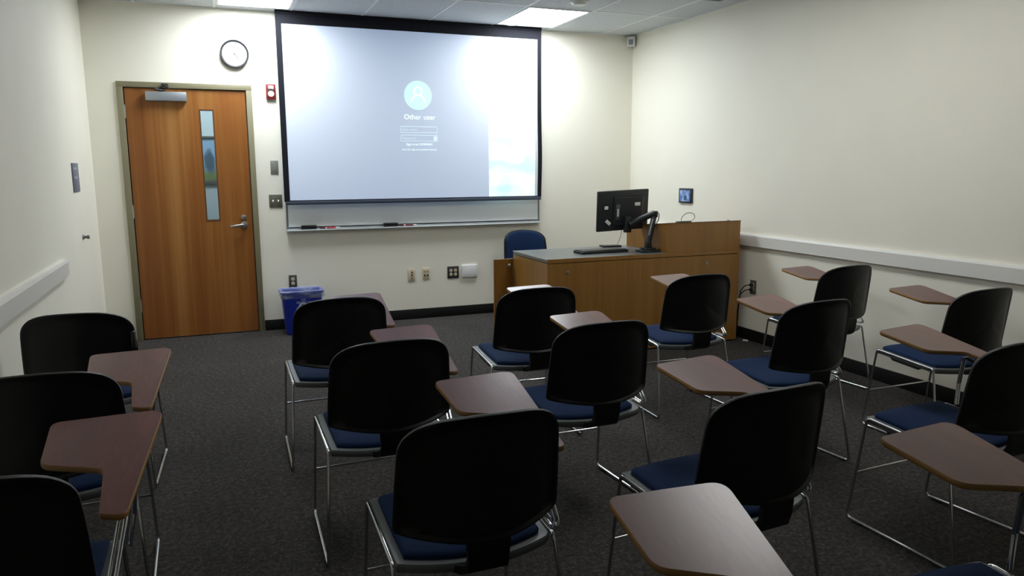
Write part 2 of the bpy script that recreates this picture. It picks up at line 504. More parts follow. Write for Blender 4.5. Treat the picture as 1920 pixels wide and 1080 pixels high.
# ------------------------------------------------------------------ ceiling lights
LY0, LY1 = -.98, -.16
def ceiling_light(cx, y0, y1, label, strength, mat):
    t = empty('ceiling_light', (cx, (y0 + y1) / 2, CH))
    tag(t, label, 'ceiling light', 'recessed ceiling lights')
    hw, hl_ = .295, (y1 - y0) / 2 - .010
    m = MB()
    m.box(-hw, -hw + .022, -hl_, hl_, -.010, 0, .002).box(hw - .022, hw, -hl_, hl_, -.010, 0, .002)
    m.box(-hw + .022, hw - .022, -hl_, -hl_ + .022, -.010, 0, .002).box(-hw + .022, hw - .022, hl_ - .022, hl_, -.010, 0, .002)
    m.build('light_frame', M['troffer'], t)
    MB().box(-hw + .022, hw - .022, -hl_ + .022, hl_ - .022, -.006, -.001).build('light_diffuser', mat, t, smooth=False)
    return t
FRONT = emit('bright_diffuser', (242, 250, 255), 23.5, (230, 230, 230))
MID = emit('room_diffuser', (250, 252, 250), 7.0, (230, 230, 230))
ceiling_light(1.035, LY0, LY1, 'bright ceiling light above the clock, left of the projection screen', 0, FRONT)
ceiling_light(3.475, LY0, LY1, 'bright ceiling light above the right end of the projection screen', 0, FRONT)
DIM = emit('dim_diffuser', (250, 252, 250), 3.6, (230, 230, 230))
ceiling_light(3.475, -4.63, -3.43, 'ceiling light over the right rows of chairs', 0, MID)
ceiling_light(1.035, -4.63, -3.43, 'ceiling light over the left rows of chairs', 0, DIM)
ceiling_light(3.475, -3.41, -2.21, 'ceiling light over the chairs nearest the desk', 0, emit('middle_diffuser', (250, 252, 250), 4.0, (230, 230, 230)))
# small devices on the ceiling
t = empty('smoke_detector', (3.50, -1.27, CH)); tag(t, 'small round white smoke detector on the ceiling behind the right light', 'smoke detector')
MB().cyl((0, 0, -.012), (0, 0, 0), .075, .080, seg=32, bev=.003).build('base_plate', M['white'], t)
MB().cyl((0, 0, -.030), (0, 0, -.012), .050, .064, seg=32, bev=.004).build('detector_head', M['white'], t)
t = empty('ceiling_sensor', (3.27, -.34, CH)); tag(t, 'small white ceiling sensor with grey lens beside the right light', 'sensor')
MB().cyl((0, 0, -.010), (0, 0, 0), .040, .044, seg=28, bev=.002).build('sensor_base', M['white'], t)
MB().cyl((-.035, .01, -.028), (.040, -.020, -.030), .019, seg=24, bev=.005).build('sensor_body', M['white'], t)
MB().cyl((.0395, -.020, -.030), (.046, -.0225, -.0302), .015, seg=24).build('lens', M['rubber'], t)
t = empty('air_vent', (4.28, -1.98, CH)); tag(t, 'grey slotted air vent in the ceiling near the right wall', 'air vent')
m = MB(); m.box(-.29, .29, -.29, -.27, -.008, 0).box(-.29, .29, .27, .29, -.008, 0).box(-.29, -.27, -.27, .27, -.008, 0).box(.27, .29, -.27, .27, -.008, 0)
m.build('vent_frame', M['alu'], t, smooth=False)
m = MB()
for k in range(9): m.box(-.27, .27, -.25 + k * .06, -.225 + k * .06, -.006, 0)
m.build('vent_slats', M['grey_plate'], t, smooth=False)

# ------------------------------------------------------------------ projection screen
SY = -.09
sc = empty('projection_screen', (0, SY, 0))
tag(sc, 'large projection screen with black border showing a log in page', 'projection screen')
ix0, ix1, iz0, iz1 = 1.255, 3.643, 1.172, 2.676
ox0, ox1, oz0, oz1 = 1.207, 3.683, 1.158, 2.760
def curl(x, z):
    # the lower right hand edge of the fabric is slightly curled
    k = max(0, (x - 3.45) / .23) ** 2
    return -.022 * k * math.exp(-((z - 1.55) / .28) ** 2)
nx, nz = 48, 30
t = bmesh.new()
gr = [[t.verts.new((ix0 - .01 + (ix1 - ix0 + .02) * i / nx, curl(ix0 + (ix1 - ix0) * i / nx, iz0 + (iz1 - iz0) * j / nz), iz0 - .006 + (iz1 - iz0 + .01) * j / nz)) for i in range(nx + 1)] for j in range(nz + 1)]
for j in range(nz):
    for i in range(nx):
        t.faces.new((gr[j][i], gr[j][i + 1], gr[j + 1][i + 1], gr[j + 1][i]))
def mat_projection():
    m, nt, b = new_mat('projected_login_page')
    b.inputs['Base Color'].default_value = (*lin((206, 207, 212)), 1)
    b.inputs['Roughness'].default_value = .85; b.inputs['Specular IOR Level'].default_value = .1
    tc = nd(nt, 'ShaderNodeTexCoord'); sep = nd(nt, 'ShaderNodeSeparateXYZ')
    nt.links.new(tc.outputs['Object'], sep.inputs[0])
    # bright photo strip to the right of x = 3.13
    gt = nd(nt, 'ShaderNodeMapRange'); gt.inputs['From Min'].default_value = 3.127; gt.inputs['From Max'].default_value = 3.133
    nt.links.new(sep.outputs['X'], gt.inputs['Value'])
    n = nd(nt, 'ShaderNodeTexNoise'); n.inputs['Scale'].default_value = 2.6; n.inputs['Detail'].default_value = 3
    mp = nd(nt, 'ShaderNodeMapping'); mp.inputs['Scale'].default_value = (1, 1, 2.2)
    nt.links.new(tc.outputs['Object'], mp.inputs['Vector']); nt.links.new(mp.outputs[0], n.inputs['Vector'])
    cr = nd(nt, 'ShaderNodeValToRGB')
    cr.color_ramp.elements[0].position = .42; cr.color_ramp.elements[0].color = (.22, .46, .50, 1)
    cr.color_ramp.elements[1].position = .56; cr.color_ramp.elements[1].color = (.52, .60, .58, 1)
    nt.links.new(n.outputs['Fac'], cr.inputs['Fac'])
    mx = nd(nt, 'ShaderNodeMix', data_type='RGBA')
    nt.links.new(gt.outputs[0], mx.inputs[0]); mx.inputs[6].default_value = (.08, .13, .22, 1)
    nt.links.new(cr.outputs['Color'], mx.inputs[7])
    nt.links.new(mx.outputs[2], b.inputs['Emission Color'])
    # the picture stops short of the fabric's right edge
    lt = nd(nt, 'ShaderNodeMapRange'); lt.inputs['From Min'].default_value = 3.612; lt.inputs['From Max'].default_value = 3.618; lt.inputs['To Min'].default_value = 1; lt.inputs['To Max'].default_value = .12
    nt.links.new(sep.outputs['X'], lt.inputs['Value'])
    ml = nd(nt, 'ShaderNodeMath', operation='MULTIPLY'); ml.inputs[1].default_value = PROJ
    nt.links.new(lt.outputs[0], ml.inputs[0]); nt.links.new(ml.outputs[0], b.inputs['Emission Strength'])
    return m
PROJ = 1.0
mb = MB(); mb.bm.free(); mb.bm = t
pic = mb.build('screen_surface', mat_projection(), sc)
m = MB()
# border strips follow the curl
def strip(xa, xb, za, zb, n=24):
    for (s0, s1) in [(k / n, (k + 1) / n) for k in range(n)]:
        z0, z1 = za + (zb - za) * s0, za + (zb - za) * s1
        c0a, c0b, c1a, c1b = (curl(x, z) for x, z in ((xa, z0), (xb, z0), (xa, z1), (xb, z1)))
        for dy in (-.003, .003):
            m.quad([(xa, c0a + dy, z0), (xb, c0b + dy, z0), (xb, c1b + dy, z1), (xa, c1a + dy, z1)])
        m.quad([(xb, c0b - .003, z0), (xb, c0b + .003, z0), (xb, c1b + .003, z1), (xb, c1b - .003, z1)])
        m.quad([(xa, c0a - .003, z0), (xa, c0a + .003, z0), (xa, c1a + .003, z1), (xa, c1a - .003, z1)])
strip(ox0, ix0, oz0, oz1); strip(ix1, ox1, oz0, oz1)
m.box(ix0, ix1, -.003, .003, iz1, oz1).box(ix0, ix1, -.003, .003, oz0, iz0)
m.build('screen_border', M['screen_black'], sc, smooth=False)
MB().box(ox0 + .012, ox1 - .002, -.014, .012, 1.132, 1.163, .006).build('bottom_bar', M['slate'], sc)
MB().box(ox0, ox1, -.012, .03, oz1 - .004, CH, .002).build('head_rail', M['screen_black'], sc)
GLOW = emit('projected_white', (188, 255, 250), .46, (200, 200, 200))
GLOW2 = emit('projected_text', (235, 255, 250), .80, (200, 200, 200))
GLOWD = emit('projected_faint', (205, 235, 255), .50, (200, 200, 200))
RT = Matrix.Rotation(PI / 2, 4, 'X')
def disc(m, cx, cz, r, y, n=40, a0=0, a1=2 * PI):
    m.quad([(cx + r * math.cos(a0 + (a1 - a0) * k / n), y, cz + r * math.sin(a0 + (a1 - a0) * k / n)) for k in range(n)])
    return m
av = disc(MB(), 2.440, 2.112, .132, -.0012).build('avatar_circle', GLOW, pic, smooth=False)
m = MB()
# outlined head-and-shoulders figure
m.tube([(2.440 + .036 * math.cos(a), -.0016, 2.150 + .036 * math.sin(a)) for a in (2 * PI * k / 28 for k in range(28))], .0065, closed=True, seg=6, flat=.15)
m.tube([(2.440 + .062 * math.cos(a), -.0016, 2.052 + .062 * math.sin(a)) for a in (PI * k / 20 for k in range(21))], .0065, seg=6, flat=.15)
m.build('avatar_figure', emit('projected_avatar_line', (255, 246, 240), .62, (200, 200, 200)), av, smooth=False)
def ptext(body, size, x, z, mat, name, align='CENTER'):
    me = text_mesh(body, size, align)
    m = MB(); m.mesh(me, Matrix.Translation((x, -.0014, z)) @ RT)
    bpy.data.meshes.remove(me)
    return m.build(name, mat, pic, smooth=False)
ptext('Other', .064, 2.302, 1.915, GLOW2, 'heading_word', 'LEFT'); ptext('user', .064, 2.488, 1.915, GLOW2, 'heading_word', 'LEFT')
m = MB()
for z0, z1 in ((1.772, 1.832), (1.694, 1.754)):
    for a in ((2.266, 2.618, z1 - .006, z1), (2.266, 2.618, z0, z0 + .006), (2.266, 2.271, z0, z1), (2.613, 2.618, z0, z1)):
        m.quad([(a[0], -.0012, a[2]), (a[1], -.0012, a[2]), (a[1], -.0012, a[3]), (a[0], -.0012, a[3])])
m.build('entry_box', GLOWD, pic, smooth=False)
MB().quad([(2.580, -.0013, 1.704), (2.612, -.0013, 1.704), (2.612, -.0013, 1.744), (2.580, -.0013, 1.744)]).build('submit_arrow', GLOWD, pic, smooth=False)
ptext('User name', .032, 2.282, 1.802, GLOWD, 'entry_hint', 'LEFT')
ptext('Password', .032, 2.282, 1.724, GLOWD, 'entry_hint', 'LEFT')
ptext('Sign in to: DOMAIN', .030, 2.443, 1.668, GLOW2, 'domain_line')
ptext('How do I sign in to another domain?', .0225, 2.443, 1.620, GLOW2, 'help_line')

# ------------------------------------------------------------------ whiteboard behind the screen
wb = empty('whiteboard', (0, 0, 0)); tag(wb, 'whiteboard with marker tray showing below the projection screen', 'whiteboard')
MB().box(1.236, 3.682, -.016, 0, .92, 2.20).build('writing_surface', M['wb'], wb, smooth=False)
m = MB(); m.box(1.220, 1.238, -.022, 0, .905, 2.215, .003).box(3.680, 3.697, -.022, 0, .905, 2.215, .003).box(1.238, 3.680, -.022, 0, 2.198, 2.215, .003)
m.build('board_frame', M['alu'], wb)
m = MB(); m.rings([[(x, 0, .896), (x, -.065, .896), (x, -.067, .900), (x, -.063, .908), (x, -.056, .905), (x, -.016, .909), (x, -.016, .93), (x, 0, .93)] for x in (1.220, 3.697)])
m.build('marker_tray', simple('pale_tray_metal', (196, 202, 204), .35, .3), wb)
def eraser(x, label):
    t = empty('board_eraser', (x, -.038, .9085)); tag(t, label, 'eraser', 'erasers on the tray')
    MB().box(-.066, .066, -.017, .017, 0, .012, .002).build('felt_pad', M['eraser'], t)
    MB().box(-.068, .068, -.018, .018, .012, .036, .005).build('eraser_back', M['black_trim'], t)
eraser(1.412, 'black board eraser at the left end of the marker tray')
eraser(2.160, 'black board eraser near the middle of the marker tray')
def marker(x, label, body, cap, ln=.12):
    t = empty('board_marker', (x, -.036, .9165)); tag(t, label, 'marker', 'markers on the tray')
    MB().cyl((-ln / 2, 0, 0), (ln * .2, 0, 0), .008, seg=14, bev=.002).build('marker_barrel', body, t)
    MB().cyl((ln * .2, 0, 0), (ln / 2, 0, 0), .0085, .0075, seg=14, bev=.002).build('marker_cap', cap, t)
mk_dark = simple('marker_dark', (92, 60, 70), .4)
marker(1.545, 'short dark capped marker right of the left eraser', mk_dark, M['white'], .07)
marker(1.625, 'white marker with pinkish red barrel, rightmost by the left eraser', M['marker_red'], M['white'], .125)
marker(2.272, 'short dark marker touching the middle eraser', mk_dark, M['white'], .07)
marker(2.355, 'red marker to the right of the middle eraser', simple('marker_brown_red', (130, 62, 66), .4), M['white'], .11)

# ------------------------------------------------------------------ clock
ck = empty('wall_clock', (.868, 0, 2.414)); tag(ck, 'round white wall clock with thin dark rim above the door', 'clock')
R_ = .115
m = MB()
prof = [(R_ - .016, -.034), (R_ - .011, -.044), (R_ - .004, -.046), (R_, -.040), (R_, 0)]
m.rings([[(r * math.cos(2 * PI * k / 56), y, r * math.sin(2 * PI * k / 56)) for k in range(56)] for r, y in prof], cap0=False)
m.build('clock_rim', simple('clock_rim_dark', (22, 24, 34), .55), ck)
disc(MB(), 0, 0, R_ - .012, -.0305, 48).build('clock_face', M['white'], ck, smooth=False)
NUM = simple('clock_numeral_grey', (84, 86, 94), .6)
for h in range(1, 13):
    a = PI / 2 - h * PI / 6
    me = text_mesh(str(h), .030); m = MB(); m.mesh(me, Matrix.Translation((.082 * math.cos(a), -.0312, .082 * math.sin(a))) @ RT); bpy.data.meshes.remove(me)
    m.build('numeral', NUM, ck, smooth=False)
def hand(ang, ln, wd, y, name):
    m = MB(); m.box(-wd / 2, wd / 2, y - .001, y, -.012, ln); m.xf(Matrix.Rotation(ang, 4, 'Y')); m.build(name, simple('clock_hand', (120, 118, 126), .5), ck, smooth=False)
hand(math.radians(147), .055, .007, -.0325, 'hour_hand'); hand(math.radians(300), .078, .004, -.034, 'minute_hand')
MB().cyl((0, -.031, 0), (0, -.037, 0), .005, seg=14).build('hand_pin', M['grey_plate'], ck)

# ------------------------------------------------------------------ fire alarm strobe
t = empty('fire_alarm', (1.147, 0, 2.111)); tag(t, 'red fire alarm with white strobe beside the top of the screen', 'fire alarm')
MB().box(-.040, .040, -.030, .001, -.064, .064, .005).build('alarm_housing', M['red'], t)
MB().box(-.021, .023, -.048, -.028, .020, .050, .006).build('strobe_lens', M['clear_white'], t)
m = MB(); m.cyl((0, -.030, -.018), (0, -.036, -.018), .026, seg=32, bev=.002)
m.build('sounder_disc', M['white'], t)
MB().box(-.024, .024, -.040, -.030, .008, .016, .002).build('grey_bar', M['rubber'], t)

# ------------------------------------------------------------------ wall plates
def plate_on_back(name, x0, x1, z0, z1, mat, label, cat, th=.007, group=None):
    t = empty(name, ((x0 + x1) / 2, 0, (z0 + z1) / 2)); tag(t, label, cat, group)
    hw, hh = (x1 - x0) / 2, (z1 - z0) / 2
    MB().box(-hw, hw, -th, .001, -hh, hh, .002).build('cover_plate', mat, t)
    return t
def screw(t, x, z, mat='steel', y=-.007):
    MB().cyl((x, y, z), (x, y - .002, z), .004, seg=12).build('screw', M[mat], t)
def receptacle(t, x, z, y=-.007, r=.0165):
    m = MB(); m.cyl((x, y, z), (x, y - .003, z), r, seg=24, bev=.001); o = m.build('receptacle', M['ivory'], t)
    m = MB(); m.box(x - .0075, x - .0050, y - .0036, y - .002, z - .002, z + .007).box(x + .0050, x + .0075, y - .0036, y - .002, z - .002, z + .007).cyl((x, y - .002, z - .007), (x, y - .0036, z - .007), .003, seg=10)
    m.build('slots', M['dark'], o, smooth=False)
t = plate_on_back('blank_wall_plate', 1.110, 1.176, 1.405, 1.522, M['steel_plate'], 'blank brushed steel wall plate between the fire alarm and light switch', 'wall plate')
screw(t, 0, .042); screw(t, 0, -.042)
t = plate_on_back('light_switch', 1.083, 1.195, 1.109, 1.223, M['dull_plate'], 'double light switch in a dull metal plate beside the door', 'light switch')
for x in (-.023, .023):
    m = MB(); m.box(x - .006, x + .006, -.009, -.006, -.013, .013, .001); o = m.build('switch_slot', M['ivory'], t)
    m = MB(); m.box(-.0045, .0045, -.016, 0, -.005, .005, .002); m.xf(Matrix.Translation((x, -.006, .003)) @ Matrix.Rotation(.5, 4, 'X')); m.build('toggle', M['white'], o)
    screw(t, x, .030); screw(t, x, -.030)
t = plate_on_back('wall_outlet', 1.216, 1.286, .380, .494, M['grey_plate'], 'double power outlet in a grey plate above the blue bin', 'power outlet')
receptacle(t, 0, .0195); receptacle(t, 0, -.0195); screw(t, 0, 0)
t = plate_on_back('data_jack_plate', 2.322, 2.390, .371, .488, M['ivory'], 'beige wall plate with three jacks in a column, leftmost under the screen', 'wall plate')
m = MB()
for z in (.028, 0, -.032): m.cyl((.004, -.006, z), (.004, -.012, z), .0085 if z > -.03 else .006, seg=16)
m.build('jack', simple('brass_jack', (120, 84, 50), .4, .5), t)
screw(t, 0, .048); screw(t, 0, -.048)
t = plate_on_back('data_jack_plate', 2.467, 2.534, .380, .493, M['ivory'], 'beige wall plate with four jacks in a square, left of the dark outlet', 'wall plate')
for x in (-.015, .015):
    MB().cyl((x, -.006, .024), (x, -.010, .024), .009, seg=16).build('jack', simple('tan_jack', (170, 146, 110), .5), t)
    MB().cyl((x, -.006, -.016), (x, -.012, -.016), .0085, seg=16).build('jack', M['dark'], t)
t = plate_on_back('wall_outlet', 2.718, 2.834, .376, .494, simple('dark_outlet_plate', (58, 58, 56), .4, .2), 'four socket power outlet in a square dark plate left of the desk', 'power outlet')
for x in (-.023, .023):
    for z in (.0195, -.0195): receptacle(t, x, z)
t = empty('junction_box_cover', (2.944, 0, .440)); tag(t, 'white rectangular box cover on the wall beside the dark outlet', 'wall box')
MB().box(-.080, .080, -.022, .001, -.062, .062, .005).build('box_cover', M['white'], t)
for x in (-.062, .062):
    for z in (-.045, .045): screw(t, x, z, 'steel', -.022)
# corner motion sensor
t = empty('motion_sensor', (4.713, -.045, 2.722)); t.rotation_euler = (0, 0, math.radians(-35)); tag(t, 'small white motion sensor in the ceiling corner by the right wall', 'motion sensor')
MB().box(-.042, .042, -.030, .030, -.052, .050, .008).build('sensor_housing', M['white'], t)
MB().box(-.024, .020, -.035, -.028, -.034, .018, .003).build('sensor_lens', simple('sensor_lens_grey', (140, 148, 150), .25), t)
# touch panel on the right wall
t = empty('touch_panel', (XR, -1.032, 1.182)); tag(t, 'small dark touch panel with lit blue screen on the right wall', 'touch panel')
MB().box(-.020, .001, -.103, .103, -.069, .069, .006).build('panel_bezel', simple('panel_bezel_black', (40, 42, 52), .3), t)
def mat_panel():
    m, nt, b = new_mat('touch_panel_screen')
    tc = nd(nt, 'ShaderNodeTexCoord'); n = nd(nt, 'ShaderNodeTexNoise'); n.inputs['Scale'].default_value = 14; n.inputs['Detail'].default_value = 2
    nt.links.new(tc.outputs['Object'], n.inputs['Vector'])
    cr = nd(nt, 'ShaderNodeValToRGB')
    cr.color_ramp.elements[0].position = .35; cr.color_ramp.elements[0].color = (*lin((66, 110, 178)), 1)
    cr.color_ramp.elements[1].position = .7; cr.color_ramp.elements[1].color = (*lin((176, 206, 246)), 1)
    nt.links.new(n.outputs['Fac'], cr.inputs['Fac']); nt.links.new(cr.outputs['Color'], b.inputs['Emission Color'])
    b.inputs['Emission Strength'].default_value = .6; b.inputs['Base Color'].default_value = (.02, .03, .05, 1); b.inputs['Roughness'].default_value = .15
    return m
s_ = MB().box(-.0215, -.019, -.078, .078, -.052, .050).build('panel_screen', mat_panel(), t, smooth=False)
MB().box(-.0222, -.0214, -.035, .015, -.046, .002).build('screen_buttons', emit('panel_button_blue', (70, 104, 150), .5), s_, smooth=False)
# outlet behind the desk on the right wall
t = empty('wall_outlet', (XR, -2.026, .456)); tag(t, 'power outlet in a dull plate on the right wall by the desk', 'power outlet')
MB().box(-.006, 0, -.037, .037, -.058, .058, .002).build('cover_plate', M['dull_plate'], t)
for z in (.0195, -.0195): MB().cyl((-.006, 0, z), (-.009, 0, z), .0165, seg=24).build('receptacle', M['ivory'], t)
for k, (z, yy, zl) in enumerate(((.476, -1.93, .22), (.437, -1.91, .16))):
    t = empty('power_cord', (XR - .010, -2.026, z)); tag(t, ('black power cord in the upper socket beside the desk', 'black power cord in the lower socket beside the desk')[k], 'power cord', 'cords in the outlet by the desk')
    MB().cyl((0, 0, 0), (-.030, .004, 0), .014, .010, seg=16, bev=.003).build('plug', M['cable'], t)
    pts = fillet([(-.028, .004, 0), (-.060, .020, -.005), (-.068, .065 + .01 * k, -.055), (-.066, .085 + .012 * k, -.20), (-.062, .10 + .012 * k, -(z - .02)), (-.060, .30, -(z - .006))], .05, 8)
    MB().tube(pts, .0045, seg=8).build('cable', M['cable'], t)
# left wall: room sign and door stop
t = empty('room_sign', (XL, -.925, 1.396)); tag(t, 'slate blue room sign plate on the left wall', 'sign')
MB().box(0, .008, -.125, .125, -.100, .100, .002).build('sign_plate', M['sign'], t)
m = MB()
for z, y0, y1 in ((.062, -.08, .06), (.0, -.07, .05)): m.box(.008, .0088, y0, y1, z - .008, z + .008)
m.build('faded_lines', M['sign_text'], t, smooth=False)
t = empty('door_stop', (XL, -.841, .968)); tag(t, 'small grey wall door stop on the left wall', 'door stop')
MB().cyl((0, 0, 0), (.010, 0, 0), .019, .017, seg=24, bev=.002).build('mount_disc', M['alu'], t)
MB().cyl((.010, 0, 0), (.030, 0, 0), .010, seg=18).cyl((.030, 0, 0), (.044, 0, 0), .015, .013, seg=20, bev=.003).build('bumper', M['rubber'], t)

# ------------------------------------------------------------------ recycling bin
bn = empty('recycling_bin', (1.300, -.20, 0)); tag(bn, 'blue recycling bin with clear bag liner under the outlet by the door', 'bin')
def rrect(hx, hy, r, z, n=6):
    out = []
    for cx, cy, a0 in ((hx - r, hy - r, 0), (-hx + r, hy - r, PI / 2), (-hx + r, -hy + r, PI), (hx - r, -hy + r, 1.5 * PI)):
        for k in range(n + 1):
            a = a0 + PI / 2 * k / n
            out.append((cx + r * math.cos(a), cy + r * math.sin(a), z))
    return out
m = MB()
m.rings([rrect(.142, .088, .03, 0), rrect(.145, .091, .03, .01), rrect(.172, .118, .035, .365), rrect(.183, .129, .04, .367), rrect(.185, .131, .04, .385), rrect(.176, .122, .035, .388), rrect(.168, .114, .03, .380), rrect(.140, .086, .028, .014)])
m.build('bin_body', M['bin_blue'], bn)
m = MB()
n_ = 28
def wob(L, a, k0):
    return [(p[0] * (1 + a * math.sin(i * 2.3 + k0)), p[1] * (1 + a * math.sin(i * 1.7 + k0)), p[2] + a * .35 * math.sin(i * 2.9 + k0)) for i, p in enumerate(L)]
m.rings([wob(rrect(.179, .126, .036, .325), .012, 1), wob(rrect(.189, .135, .04, .352), .010, 2), wob(rrect(.190, .136, .04, .388), .008, 3), wob(rrect(.180, .126, .036, .396), .010, 4), wob(rrect(.165, .110, .03, .378), .014, 5), wob(rrect(.158, .104, .03, .30), .016, 6)], cap0=False, cap1=False)
m.build('bag_liner', M['liner'], bn)
# printed words and arrows on the sloping front
slope = math.atan2(.027, .355)
FM = Matrix.Translation((0, -.1150, .325)) @ Matrix.Rotation(PI / 2 + slope, 4, 'X')
m = MB()
for body, sz, dz in (('WE', .026, -.014), ('RECYCLE', .029, -.037)):
    me = text_mesh(body, sz); m.mesh(me, FM @ Matrix.Translation((.004, dz, .0022))); bpy.data.meshes.remove(me)
PW = simple('white_print', (200, 206, 224), .6)
m.build('printed_words', PW, bn, smooth=False)
m = MB()
for k in range(3):
    A = Matrix.Translation((-.002, -.092, .0022)) @ Matrix.Rotation(k * 2 * PI / 3, 4, 'Z')
    th = .017
    body = [(-.034, -.045, 0), (.020, -.045, 0), (.020, -.045 + th, 0), (-.026, -.045 + th, 0)]
    fold = [(.018, -.054, 0), (.048, -.0365, 0), (.018, -.019, 0)]
    leg = [(-.034, -.045, 0), (-.026, -.045 + th, 0), (-.042, -.016, 0), (-.056, -.024, 0)]
    for poly in (body, fold, leg):
        m.quad([tuple(FM @ A @ Vector(p)) for p in poly])
m.build('recycling_arrows', PW, bn, smooth=False)

# ------------------------------------------------------------------ instructor desk
DX0, DX1, DY0, DY1, DT = 2.900, 4.648, -1.971, -1.280, .772
dk = empty('instructor_desk', (0, 0, 0)); tag(dk, 'orange brown wooden teaching desk with raised cabinet at its right end', 'desk')
MB().box(DX0 + .004, DX0 + .024, DY0 + .020, DY1, 0, DT - .032).build('side_panel', M['desk'], dk, smooth=False)
MB().box(DX1 - .022, DX1, DY0 + .020, DY1, 0, DT - .032).build('side_panel', M['desk'], dk, smooth=False)
MB().box(DX0 + .004, DX1, DY0, DY0 + .019, .012, .736, .001).build('front_panel', M['desk'], dk, smooth=False)
MB().box(DX0, DX1, DY0 + .004, DY1 - .01, .744, DT, .002).build('desk_top', M['desk_top'], dk, smooth=False)
MB().box(DX0, DX1, DY0 - .002, DY0 + .004, .742, DT - .001).build('edge_band', M['desk'], dk, smooth=False)
MB().box(DX0 - .003, DX0, DY0, DY1 - .01, .766, DT + .001).build('edge_trim', simple('pale_edge', (170, 166, 150), .4), dk, smooth=False)
MB().box(DX0 + .03, DX1 - .03, DY0 + .35, DY0 + .37, .05, .74).build('inner_panel', M['desk'], dk, smooth=False)
for x, z in ((3.068, .670), (4.326, .672)):
    m = MB(); m.cyl((x, DY0, z), (x, DY0 - .006, z), .010, seg=20, bev=.0015)
    lo = m.build('cabinet_lock', M['alu'], dk)
    MB().box(x - .001, x + .001, DY0 - .0068, DY0 - .0058, z - .005, z + .005).build('keyhole', M['dark'], lo, smooth=False)
TX0 = 3.950
m = MB()
prof = [(DY0, DT), (DY0, 1.006), (DY1 - .05, .945), (DY1 - .05, DT)]
m.rings([[(x, y_, z_) for y_, z_ in prof] for x in (TX0, DX1 - .001)])
m.build('raised_cabinet', M['desk'], dk, smooth=False)
m = MB()
m.rings([[(x, DY0 - .003, 1.0055), (x, DY0 - .003, 1.0125), (x, DY1 - .048, .952), (x, DY1 - .048, .945)] for x in (TX0 - .003, DX1 + .001)])
m.build('cabinet_lid', simple('lid_edge_brown', (122, 84, 44), .4), dk, smooth=False)
dr = MB().box(2.735, DX0 + .004, DY1 + .001, DY1 + .019, .06, .704, .001).build('cabinet_door', M['desk'], dk, smooth=False)
MB().cyl((2.862, DY1, .652), (2.862, DY1 - .020, .652), .006, seg=14).cyl((2.862, DY1 - .018, .652), (2.862, DY1 - .030, .652), .014, .012, seg=20, bev=.003).build('door_knob', M['steel'], dr)

# things on the desk
def on_lid(y_): return 1.0125 - (y_ - DY0) * (.0605 / (DY1 - .05 - DY0 + .003)) 
t = empty('flat_box', (4.345, -1.60, on_lid(-1.60))); t.rotation_euler = (math.radians(-5.4), 0, 0); tag(t, 'flat dark box lying on the raised cabinet by the wire loop', 'box')
MB().box(-.060, .060, -.030, .030, 0, .014, .003).build('box_case', M['grey_plate'], t)
t = empty('cable_loop', (4.42, -1.56, on_lid(-1.56))); tag(t, 'thin grey cable loop standing up from the raised cabinet', 'cable')
pts = []
for k in range(33):
    a = -2.05 + 2 * PI * .86 * k / 32 - 0.0
    pts.append((.068 * math.cos(a + .25) - .004, .006 * math.sin(2 * a), .040 + .037 * math.sin(a + .25) + .010 * math.cos(a)))
zmin = min(p_[2] for p_ in pts)
MB().tube([(x, y_, z_ - zmin + .0032) for x, y_, z_ in pts], .003, seg=8).build('cable_loop_wire', M['cable_grey'], t)
t = empty('desk_button', (4.578, -1.90, on_lid(-1.90))); tag(t, 'tiny round grommet on the raised cabinet near its right end', 'grommet')
MB().cyl((0, 0, 0), (0, 0, .010), .014, .011, seg=18, bev=.002).build('grommet_cap', M['steel'], t)

# monitor on an arm
ar = empty('monitor_arm', (3.865, -1.815, DT)); tag(ar, 'black jointed monitor arm clamped to the front of the desk', 'monitor arm')
m = MB(); m.box(-.085, .075, -.060, .060, 0, .018, .006).box(-.045, .050, -.045, .045, .018, .034, .006)
m.build('base_clamp', M['monitor'], ar)
m = MB(); m.cyl((.0, 0, .030), (.0, 0, .085), .030, .026, seg=24, bev=.003); m.build('base_post', M['black_trim'], ar)
m = MB(); m.tube(fillet([(0, 0, .07), (.030, .010, .17), (.072, .03, .295)], .05), .024, seg=14, flat=.75)
m.build('lower_arm', M['monitor'], ar)
MB().tube([(-.006, -.022, .135), (.036, -.004, .265)], .006, seg=10, flat=.6).build('arm_highlight_strip', M['alu'], ar)
m = MB(); m.cyl((.074, .03, .275), (.074, .03, .325), .026, seg=24, bev=.004); m.build('elbow_joint', M['black_trim'], ar)
m = MB(); m.tube([(.074, .03, .308), (-.02, .080, .262), (-.100, .125, .212)], .032, seg=14, flat=.8); m.build('upper_arm', M['monitor'], ar)
m = MB()
m.tube(fillet([(.088, .02, .318), (.108, .016, .300), (.104, .018, .255), (.080, .02, .215)], .02), .0045, seg=8); m.build('arm_cable', M['cable_grey'], ar)
MB().box(-.140, -.085, .120, .160, .150, .280, .004).build('mount_plate', M['black_trim'], ar)

